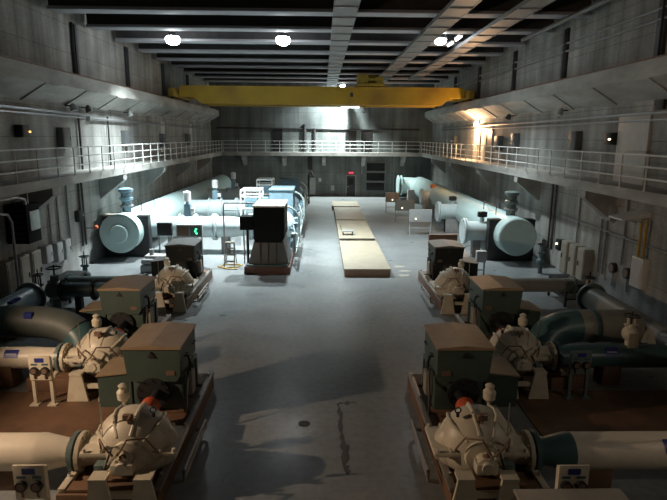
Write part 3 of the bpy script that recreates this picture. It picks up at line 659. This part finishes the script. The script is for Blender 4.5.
for i, (y, z0, h) in enumerate(((21.75, 1.05, .7), (22.65, .9, .8), (23.4, .85, .85))):
    wall_box('starter_box', -1, y, z0, .52, h, .32, 'grey', 'grey starter box on the left wall above the bench, %s from the near end' % ['first', 'second', 'third'][i], group='starter boxes on the left wall')
for y, n in ((22.5, 'first'), (23.25, 'second'), (24.2, 'third'), (25.4, 'fourth'), (25.75, 'fifth')):
    pipe_run('riser_conduit', [(-11.12, y, 1.0), (-11.12, y, 4.1)], .05, 'conduit' if y < 25 else 'conddark', 'upright conduit on the lower left wall, %s from the near end' % n, 'conduit', 'risers on the lower left wall')
wall_box('wall_panel', -1, 25.2, 2.2, .5, .5, .2, 'dark', 'dark box on the lower left wall between the risers')
t = thing('alarm_beacon', (-XW, 26.0, 1.75), 'red alarm beacon on the left wall beside the big tank', 'beacon')
MB().cyl((0, 0, 0), (.5, 0, 0), .02, 8).build('arm', 'dark', t); MB().lathe([(0, .1), (.1, .1), (.16, .05)], (.5, 0, -.02), (0, 0, 1), 14).build('beacon_dome', 'redguard', t)

# ------------------------------------------------------------------ lower right wall
t = thing('white_cabinet', (XW, 18.4, 1.0), 'white upright cabinet on the right wall under the yellow pipes', 'cabinet')
MB().box(0, -.34, 0, .25, .34, 1.05, .02).build('body', 'white', t, -1); MB().box(.25, -.3, .04, .27, .3, 1.0).build('door_panel', 'lightgrey', t, -1)
for i, y in enumerate((18.15, 18.45)):
    pipe_run('yellow_pipe', [(10.98, y, 2.05), (10.98, y, 3.4)], .045, 'yellowpipe', 'thin yellow pipe above the white cabinet, %s' % ['nearer one', 'farther one'][i], 'pipe', 'yellow pipes on the right wall')
t = thing('slanted_hood', (XW, 18.75, 3.35), 'pale slanted hood on the right wall above the yellow pipes', 'hood')
MB().prism([(0, .28), (1.0, .05), (1.0, 0), (0, .1)], -.42, .42).build('sheet', 'white', t, -1, smooth=False)
for a in (-.35, .35): MB().cyl((.02, a, -.2), (.6, a, .08), .02, 6).build('strut', 'grey', t, -1)
for i, (y, z) in enumerate(((20.2, 1.05), (19.2, 1.08))):
    t = thing('wall_dial', (XW, y, z), 'round dark dial on the right wall, %s of the pair' % ['farther', 'nearer'][i], 'dial', 'round dials on the right wall')
    MB().cyl((0, 0, .2), (.16, 0, .2), .2, 24).build('case', 'dark', t, -1); MB().cyl((.16, 0, .2), (.17, 0, .2), .15, 24).build('dial_face', 'copper', t, -1)
    MB().cyl((.06, 0, -.5), (.06, 0, .05), .03, 8).build('stem_pipe', 'conduit', t, -1)
for i, y in enumerate((22.2, 23.0, 23.8)):
    t = thing('wall_cabinet', (XW, y, .15), 'tan upright cabinet low on the right wall, %s from the near end' % ['first', 'second', 'third'][i], 'cabinet', 'tan cabinets low on the right wall')
    MB().box(0, -.31, 0, .4, .31, 1.45, .02).build('body', 'tan', t, -1); MB().box(.4, -.26, .06, .42, .26, 1.38).build('door_panel', 'tan', t, -1)
    MB().box(.42, .12, .7, .45, .17, .88).build('handle', 'dark', t, -1)
t = wall_box('signal_box', 1, 24.75, 1.0, .4, .5, .3, 'dark', 'dark box with a small white light low on the right wall', 'signal box', knob=False)
MB().cyl((.31, 0, .3), (.37, 0, .3), .05, 12).build('signal_lens', 'indw', t, -1)
for y, n in ((19.7, 'first'), (21.0, 'second'), (21.4, 'third'), (23.4, 'fourth'), (25.9, 'fifth'), (26.3, 'sixth')):
    pipe_run('riser_conduit', [(11.12, y, .8 if y > 20 else 1.5), (11.12, y, 4.1)], .05, 'conduit' if y < 24 else 'conddark', 'upright conduit on the lower right wall, %s from the near end' % n, 'conduit', 'risers on the lower right wall')
pipe_run('conduit', [(11.1, 14, 2.45), (11.1, 25, 2.6)], .035, 'conduit', 'thin level conduit crossing the lower right wall', 'conduit')
wall_box('wall_panel', 1, 20.9, 3.0, .9, .55, .25, 'grey', 'grey box on the right wall just under the walkway', knob=False)

# ------------------------------------------------------------------ long header tanks
def header_tank(s, x, y0, y1, r, z):
    nm = side(s)
    t = thing('header_tank', (s*x, y0, z), 'long pale blue-green tank lying along the %s wall%s' % (nm, ', with a round hatch on its end' if s < 0 else ', with a plain flat end'), 'tank', 'long tanks along the side walls')
    MB().lathe([(0, r*.93), (.05, r), (y1-y0-.1, r), (y1-y0, r*.9)], (0, 0, 0), (0, 1, 0), 56).build('shell', 'tank', t, s)
    if s < 0:
        MB().lathe([(-.16, .42), (-.12, .46), (-.04, .46), (-.03, .36), (.02, .36)], (0, 0, 0), (0, 1, 0), 40).bolts((0, -.17, 0), (0, 1, 0), .41, 20, .02, .06).build('end_hatch', 'tank', t, s)
        MB().lathe([(.03, r*.97), (.03, r+.04), (.14, r+.04), (.16, r)], (0, 0, 0), (0, 1, 0), 56).build('end_ring', 'tank', t, s)
    for yy in (3.5, 11, 18.5, 25): MB().cyl((0, yy, 0), (0, yy+.05, 0), r+.015, 56).build('weld_band', 'tank', t, s)
    v = MB().cyl((0, 1.3, r-.05), (0, 1.3, r+.25), .22, 20).lathe([(0, .3), (.06, .3), (.1, .24), (.34, .24), (.4, .33), (.5, .33), (.54, .26), (.78, .26), (.82, .36), (.94, .36), (1.0, .2)], (0, 1.3, r+.2), (0, 0, 1), 24).build('air_valve', 'bluesteel' if s < 0 else 'tealgrey', t, s)
    MB().cyl((0, 1.3, r+.26), (0, 1.3, r+.32), .34, 24).bolts((0, 1.3, r+.3), (0, 0, 1), .3, 10, .02, .1).build('valve_flange', 'grey', v, s)
    h = MB().tube([(.45, 2.2, r-.15), (.45, 2.2, r+.3), (.45, 4.4, r+.3), (.45, 4.4, r-.15)], .025, 8).tube([(-.45, 2.2, r-.15), (-.45, 2.2, r+.3), (-.45, 4.4, r+.3), (-.45, 4.4, r-.15)], .025, 8).build('step_rail', 'dark', t, s)
    for yy in (.9, 9, 17, 25):
        sd = MB().box(-1.5 if yy > 1 else -1.15, yy, -z, 1.15, yy+.5, -.1 if yy > 1 else .75, .02)
        o = sd.build('saddle', 'dark' if yy < 1 else 'haunch', t, s)
    if s < 0: MB().box(.05, .3, r-.12, .95, 1.0, r-.02, .02).build('end_shelf', 'tan', t, s)
    return t
header_tank(-1, 9.9, 26.7, 55.2, .93, 1.35)
rt = header_tank(1, 9.5, 26.0, 53.6, .93, 1.35)
# far elbow of the right tank, turning towards the aisle
MB().tube([Vector((0, 27.2, 0))] + arc((-1.25, 27.4, 0), 1.25, 0, PI/2, (1, 0, 0), (0, 1, 0), 12) + [Vector((-1.6, 28.65, 0))], .8, 28).build('far_elbow', 'tank', rt)
flange(MB(), (-1.65, 28.65, 0), (1, 0, 0), 1.0, .1, 20).build('elbow_flange', 'tank', rt)
flange(MB(), (-1.95, 28.65, 0), (1, 0, 0), 1.0, .1, 20).build('blind_flange', 'tank', rt)
for i, (y, xe) in enumerate(((27.9, 7.3), (35.3, 7.5), (44.2, 8.0))):
    b = MB().cyl((xe-9.5+.1, y-26, 0), (-.5, y-26, 0), .5, 28).build('branch_stub', 'whitepipe', rt)
    flange(MB(), (xe-9.5+.12, y-26, 0), (1, 0, 0), .66, .08, 18).build('stub_flange', 'whitepipe', b)
    flange(MB(), (xe-9.5+.0, y-26, 0), (1, 0, 0), .66, .08, 18).build('blind_flange', 'whitepipe', b)
    MB().box(xe-9.5+.5, y-26-.2, -1.35, xe-9.5+.9, y-26+.2, -.45).build('stub_support', 'haunch', b)
    v = thing('stub_valve', (xe+.95, y, 1.83), 'valve actuator on the right tank branch, %s from the near end' % ['first', 'second', 'third'][i], 'valve', 'actuators on the right tank branches')
    MB().cyl((0, 0, 0), (0, 0, .25), .12, 14).build('bonnet', 'whitepipe', v); MB().box(-.22, -.16, .25, .22, .16, .52, .03).build('gearbox', 'dark' if i < 2 else 'orangelit', v)
    MB().cyl((0, -.2, .4), (0, -.16, .4), .16, 16).build('handwheel', 'dark' if i < 2 else 'orangelit', v)

# ------------------------------------------------------------------ rear pump train left of the aisle
t = thing('machine_plinth', (-2.42, 24.0, 0), 'long dark red plinth under the row of large motors', 'machine base')
MB().box(-1.05, 0, 0, 1.0, 25, .34, .02).build('concrete_base', 'redplinth', t)
MB().box(-.95, .05, .34, .9, 24.9, .42, .01).build('sole_plate', 'bluedark', t)
HOOD = ['hoodblack', 'bluesteel', 'bluedark']
names = ['black-hooded', 'blue-hooded', 'dark teal-hooded']
for i in range(3):
    y = 24.15+7.65*i
    m = thing('large_motor', (-2.35, y, .42), 'large %s motor, %s of the rear row left of the aisle' % (names[i], ['nearest', 'second', 'farthest'][i]), 'motor', 'large motors in the rear row')
    MB().box(-.95, .1, 0, .88, 2.5, 1.05, .03, taper=(.72, .95)).build('lower_frame', 'motorgrey' if i == 0 else 'bluesteel', m)
    for xx in (-.45, -.1, .25): MB().box(xx, .03, .08, xx+.05, .1, .95).build('frame_rib', 'motorgrey' if i == 0 else 'bluesteel', m)
    MB().prism([(-.6, 1.0), (.55, 1.0), (.68, 1.2), (.68, 2.58), (-.68, 2.58), (-.68, 1.2)], 0, 2.4).build('hood', HOOD[i], m, smooth=False)
    MB().box(-.72, -.05, 2.58, .72, 2.45, 2.65, .015).build('hood_roof', 'hoodtop' if i == 0 else 'bluesteel' if i == 1 else 'bluedark', m)
    MB().box(-1.3, .1, 1.55, -.7, .8, 2.15, .02).build('terminal_box', HOOD[i], m)
    MB().tube([(-1.0, .4, 1.55), (-1.0, .4, .0)], .06, 8).build('cable_conduit', 'dark', m)
    for k in range(5): MB().box(.68, .25+k*.4, 1.5, .7, .5+k*.4, 2.3).build('side_grille', 'dark' if i == 0 else 'bluedark', m)
    MB().cyl((0, 2.5, .95), (0, 3.3, .95), .12, 14).build('shaft', 'steel', m)
    # pump
    py = y+4.75
    p = thing('large_pump', (-2.35, py, .42), 'large pale blue pump behind the %s motor' % names[i], 'pump', 'large pumps in the rear row')
    z = .93
    MB().lathe([(-1.0, .3), (-.9, .6), (-.5, .88), (-.2, .98), (.2, .98), (.5, .88), (.9, .6), (1.0, .3)], (0, 0, z), (0, 1, 0), 40).build('volute', 'whitepipe' if i == 0 else 'bluesteel', p)
    k = MB().box(-1.1, -.8, z-.06, 1.05, .8, z+.06, .03)
    for xx in (-1.0, -.7, -.4, 0, .4, .7, .95):
        for yy in (-.74, .74): k.cone((xx, yy, z-.1), (xx, yy, z+.16), .04, .04, 6)
    k.build('split_flange', 'bluesteel', p)
    for e in (-1, 1): MB().lathe([(0, .42), (.2, .4), (.25, .28), (.6, .28), (.66, .16)], (0, e*.9, z), (0, e, 0), 24).build('bearing_housing', 'bluesteel', p)
    MB().box(-.7, -.7, 0, .7, .7, .5, .03).build('pump_foot', 'bluesteel', p)
    for e in (-1, 1): MB().box(-.35, e*1.3-.15, 0, .35, e*1.3+.15, .7, .02, taper=(.6, 1)).build('pedestal', 'bluesteel', p)
    MB().cyl((0, -1.95, z), (0, -1.45, z), .34, 20).build('coupling_guard', 'bluesteel', p)
    MB().tube([(.45, -1.6, z+1.25)] + arc((.45, -1.2, z+.5), .75, PI*.62, 0, (1, 0, 0), (0, 0, 1), 10) + [Vector((1.2, -1.2, z-.6))], .06, 10).build('curved_vent_pipe', 'whitepipe', p)
    o = thing('oil_console', (-2.35, py, .42), 'pale oil pipes and filters along the aisle side of the %s motor' % names[i], 'oil piping', 'oil piping in the rear row')
    for q, (yy, h) in enumerate(((-2.6, .9), (-1.9, 1.3), (-.9, 1.0), (.1, 1.25), (1.1, .85))):
        MB().cyl((1.02, yy, 0), (1.02, yy, h), .07, 12).lathe([(0, .08), (.05, .17), (.25, .17), (.3, .08)], (1.02, yy, h-.1), (0, 0, 1), 14).build('oil_filter', 'bluesteel' if q % 2 else 'whitepipe', o)
    for pts, rr in (([(1.15, -3.9, .35), (1.15, 2.2, .35)], .04), ([(1.18, -3.9, .6), (1.18, 2.2, .6)], .03), ([(1.1, -3.4, .05), (1.1, -3.4, 1.2), (1.0, -3.0, 1.5), (.9, -2.6, 1.5)], .035)):
        MB().tube(pts, rr, 8).build('oil_pipe', 'whitepipe', o)
    # branch pipe from the tank
    b = thing('branch_pipe', (-9.3, py, 1.35), 'white pipe from the left tank to the pump behind the %s motor' % names[i], 'pipe', 'white pipes between left tank and large pumps')
    MB().cyl((.1, 0, 0), (1.85, 0, 0), .56, 36).cyl((2.65, 0, 0), (4.4, 0, 0), .56, 36).lathe([(4.4, .56), (5.3, .46), (5.95, .46)], (0, 0, 0), (1, 0, 0), 36).build('pipe', 'whitepipe', b)
    for xx in (1.85, 2.65, 3.6, 3.72, 5.5, 5.62): flange(MB(), (xx, 0, 0), (1, 0, 0), .7, .09, 16).build('pipe_flange', 'whitepipe', b)
    v = MB().cyl((1.9, 0, 0), (2.6, 0, 0), .6, 32).build('valve_body', 'whitepipe', b)
    MB().box(2.08, -.14, .5, 2.42, .14, 1.2, .03).cyl((2.25, 0, 1.15), (2.25, 0, 1.35), .09, 12).build('valve_yoke', 'bluesteel', v)
    MB().cyl((2.25, 0, 1.35), (2.25, 0, 1.8), .2, 18).sphere((2.25, 0, 1.8), .2, 16, (1, 1, .5)).build('actuator', 'white', v)
    MB().box(2.4, -.12, .75, 2.62, .12, 1.0, .02).build('control_head', 'white', v)
    for xx in (1.2, 4.0): MB().box(xx, -.3, -1.35, xx+.4, .3, -.4, .02).build('pipe_support', 'haunch', b)
# white access frames beside the motors
for i, (y, lab) in enumerate(((30.6, 'white tubular access frame left of the blue-hooded motor'), (38.3, 'white tubular access frame left of the dark teal-hooded motor'))):
    t = thing('access_frame', (-4.0, y, 0), lab, 'access frame', 'white access frames in the rear row')
    for xx in (-.5, .55):
        for yy in (0, 1.6): MB().cyl((xx, yy, 0), (xx, yy, 3.1), .05, 10).build('post', 'white', t)
    for z in (3.1, 2.75, 2.1):
        MB().tube([(-.5, 0, z), (.55, 0, z), (.55, 1.6, z), (-.5, 1.6, z), (-.5, 0, z)], .05, 10).build('rail', 'white', t)
    MB().box(-.5, 0, 2.02, .55, 1.6, 2.08).build('platform', 'bluesteel', t)
    MB().box(-.3, -.04, 2.2, .4, 0, 2.68, .01).build('instrument_panel', 'bluesteel', t)
# pipe goal-post frame, step ladder, local panels near the black hooded motor
t = thing('pipe_frame', (-4.05, 26.2, 0), 'thin grey pipe frame standing left of the black-hooded motor', 'frame')
MB().tube([(-.65, 0, 0), (-.65, 0, 2.85), (-.58, 0, 2.95), (.85, 0, 2.95)], .04, 10).build('outer_pipe', 'grey', t)
MB().tube([(.3, 0, 0), (.3, 0, 2.6), (-.6, 0, 2.6)], .035, 10).build('inner_pipe', 'grey', t)
t = thing('step_ladder', (-4.35, 25.7, 0), 'small tan step ladder beside the thin pipe frame', 'ladder')
for xx in (-.24, .24):
    MB().tube([(xx, -.35, 0), (xx*.8, 0, 1.15)], .03, 8).build('front_rail', 'hatch', t); MB().tube([(xx, .35, 0), (xx*.8, .03, 1.1)], .025, 8).build('rear_rail', 'grey', t)
for k in range(3): MB().box(-.23, -.36+k*.1, .25+k*.3, .23, -.2+k*.1, .29+k*.3).build('step', 'hatch', t)
MB().box(-.22, -.12, 1.1, .22, .1, 1.15).build('top_step', 'hatch', t)
def local_panel(x, y, z0, w, h, label, m, ind=None, name='local_panel', grp='control panels on posts', legs=True, display=False):
    t = thing(name, (x, y, 0), label, 'control panel', grp)
    bd = MB().box(-w/2, 0, z0, w/2, .22, z0+h, .015).build('enclosure', m, t)
    if legs:
        for s in (-1, 1): MB().box(s*(w/2-.05)-.03, .08, 0, s*(w/2-.05)+.03, .14, z0).box(s*(w/2-.05)-.09, .0, 0, s*(w/2-.05)+.09, .22, .02).build('leg', 'grey', t)
        MB().box(-w/2+.05, .09, z0*.5, w/2-.05, .13, z0*.5+.05).build('brace', 'grey', t)
    if ind: MB().cyl((ind[0], -.05, z0+ind[1]), (ind[0], 0, z0+ind[1]), .045, 12).build('indicator', 'indw', bd)
    if display:
        MB().box(.05, -.015, z0+.08, w/2-.05, 0, z0+h-.08).build('display_screen', 'teal', bd)
        for k, (a, b) in enumerate(((.28, .36), (.30, .16), (.24, .26))): MB().box(a, -.022, z0+b, a+.09, -.015, z0+b+.07).build('display_digit', 'green', bd)
        MB().box(-w/2+.05, -.012, z0+.08, -.02, 0, z0+h-.08).build('push_button_plate', 'copper', bd)
    return t
local_panel(-6.2, 25.5, 1.4, 1.2, .6, 'control panel with green lit display beside the white pipes', 'grey', display=True)
local_panel(-7.35, 25.5, 1.48, .68, .6, 'dark square control panel left of the green display panel', 'dark')
local_panel(6.2, 34.1, .85, 1.42, .78, 'grey control board on legs, nearest of three beyond the hatches', 'grey', (-.3, .2))
local_panel(6.0, 39.4, .85, 1.4, .78, 'warm-lit control board on legs, middle of three beyond the hatches', 'tan', (-.2, .2))  # tan puts warm lamplight into the colour of this board and the next
local_panel(5.75, 44.6, .85, 1.1, .78, 'warm-lit control board on legs, farthest of three beyond the hatches', 'tan', (0, .2))
local_panel(5.55, 24.6, 1.15, 1.3, .58, 'dark control panel right behind the farthest right hood', 'copper', (0, .2))
local_panel(6.95, 23.2, .75, .42, .5, 'small white box on a post beside the right tank', 'white')
t = thing('small_skid', (-7.6, 24.6, 0), 'low grey oil skid on the floor in front of the white pipes', 'skid')
MB().box(-.55, -.4, 0, .55, .5, .35, .02).build('base', 'grey', t); MB().box(-.4, -.2, .35, .5, .45, .75, .03).build('tank', 'lightgrey', t)
MB().cyl((-.15, .1, .75), (-.15, .1, 1.0), .1, 14).build('filler', 'grey', t); MB().cyl((-.5, -.25, .5), (0, -.25, .5), .13, 16).build('motor', 'grey', t)
pipe_run('cable_post', [(-1.2, 50.4, 0), (-1.2, 50.4, 2.6), (-1.0, 50.2, 2.95), (-.75, 50.0, 2.5)], .09, 'dark', 'dark bent cable post at the far end of the rear row', 'post')
tag(MB().tube([(0, 0, .03), (.4, -.25, .03), (.9, -.1, .03), (1.1, .3, .03), (.7, .5, .03), (.2, .35, .03), (.1, -.1, .03), (.5, -.45, .03), (1.0, -.5, .03)], .03, 8).build('hose', 'yellowpipe', None, 1, (-4.9, 25.4, 0)), 'yellow hose lying loosely coiled on the floor by the step ladder', 'hose')
for i, (x, y) in enumerate(((3.75, 25.6), (3.85, 24.7), (3.7, 23.9))):
    o = MB().prism([(-.28, -.1), (.1, -.16), (.27, -.05), (.2, .12), (-.1, .17), (-.25, .08)], 0, .002, 'XY').build('floor_patch', 'boardtop', None, 1, (x, y, 0), smooth=False)
    tag(o, 'pale worn patch on the aisle floor right of the nearest hatch, %s of three' % ['farthest', 'middle', 'nearest'][i], 'floor patch', 'pale patches on the aisle floor')
# floor marks: drain and stains
t = thing('floor_drain', (-.37, 10.9, 0), 'small round dark drain in the aisle floor', 'drain')
MB().cyl((0, 0, 0), (0, 0, .006), .13, 24).build('rim', 'dark', t); MB().cyl((0, 0, .006), (0, 0, .009), .1, 24).build('grate', 'black', t)
def stain(pts, loc, label):
    mb = MB(); random.seed(len(pts)); P = []
    n = len(pts)
    for i in range(n):
        a, b = Vector(pts[i]), Vector(pts[(i+1) % n])
        for k in range(5):
            q = a.lerp(b, k/5); P.append((q.x+random.uniform(-.035, .035), q.y+random.uniform(-.06, .06)))
    mb.prism(P, 0, .003, 'XY')
    return tag(mb.build('floor_stain', 'stain', None, 1, loc, smooth=False), label, 'stain', 'dark stains on the aisle floor')
M['stain'] = mat('oil_stain', (.055, .05, .05), .5, var=.4, scale=5)
stain([(-.07, .85), (.0, .9), (.04, .1), (.05, -.7), (.13, -1.0), (.06, -1.5), (.12, -1.75), (.02, -1.8), (-.04, -1.1), (-.03, -.5), (-.05, .1)], (.43, 10.9, 0), 'long narrow dark oil stain down the aisle floor')
stain([(-.2, -.04), (.05, -.09), (.3, -.02), (.1, .07)], (.55, 11.85, 0), 'short crosswise dark stain at the top of the long one')

# ------------------------------------------------------------------ camera and view
F, RHO = 550., math.radians(.4)
cam = bpy.data.cameras.new('camera'); cam.sensor_fit = 'HORIZONTAL'; cam.sensor_width = 36; cam.lens = 36*F/667
co = bpy.data.objects.new('camera', cam); C.objects.link(co)
yaw, pitch = math.radians(1.254), math.radians(11.702)
f = Vector((math.sin(yaw)*math.cos(pitch), math.cos(yaw)*math.cos(pitch), -math.sin(pitch)))
r = Vector((math.cos(yaw), -math.sin(yaw), 0)); u = r.cross(f)
c, s = math.cos(RHO), math.sin(RHO)
r2, u2 = r*c+u*s, u*c-r*s
co.matrix_world = Matrix(((r2.x, u2.x, -f.x, 0), (r2.y, u2.y, -f.y, 0), (r2.z, u2.z, -f.z, 6.1), (0, 0, 0, 1)))
cam.clip_end = 200
sc = bpy.context.scene; sc.camera = co
wd = bpy.data.worlds.new('World'); sc.world = wd; wd.use_nodes = True
wd.node_tree.nodes['Background'].inputs[0].default_value = (0, 0, 0, 1)
sc.view_settings.view_transform = 'Standard'; sc.view_settings.look = 'None'; sc.view_settings.exposure = 0.; sc.view_settings.gamma = 1
sc.view_settings.use_curve_mapping = False
try:
    sc.cycles.use_denoising = True; sc.cycles.max_bounces = 8
except Exception: pass
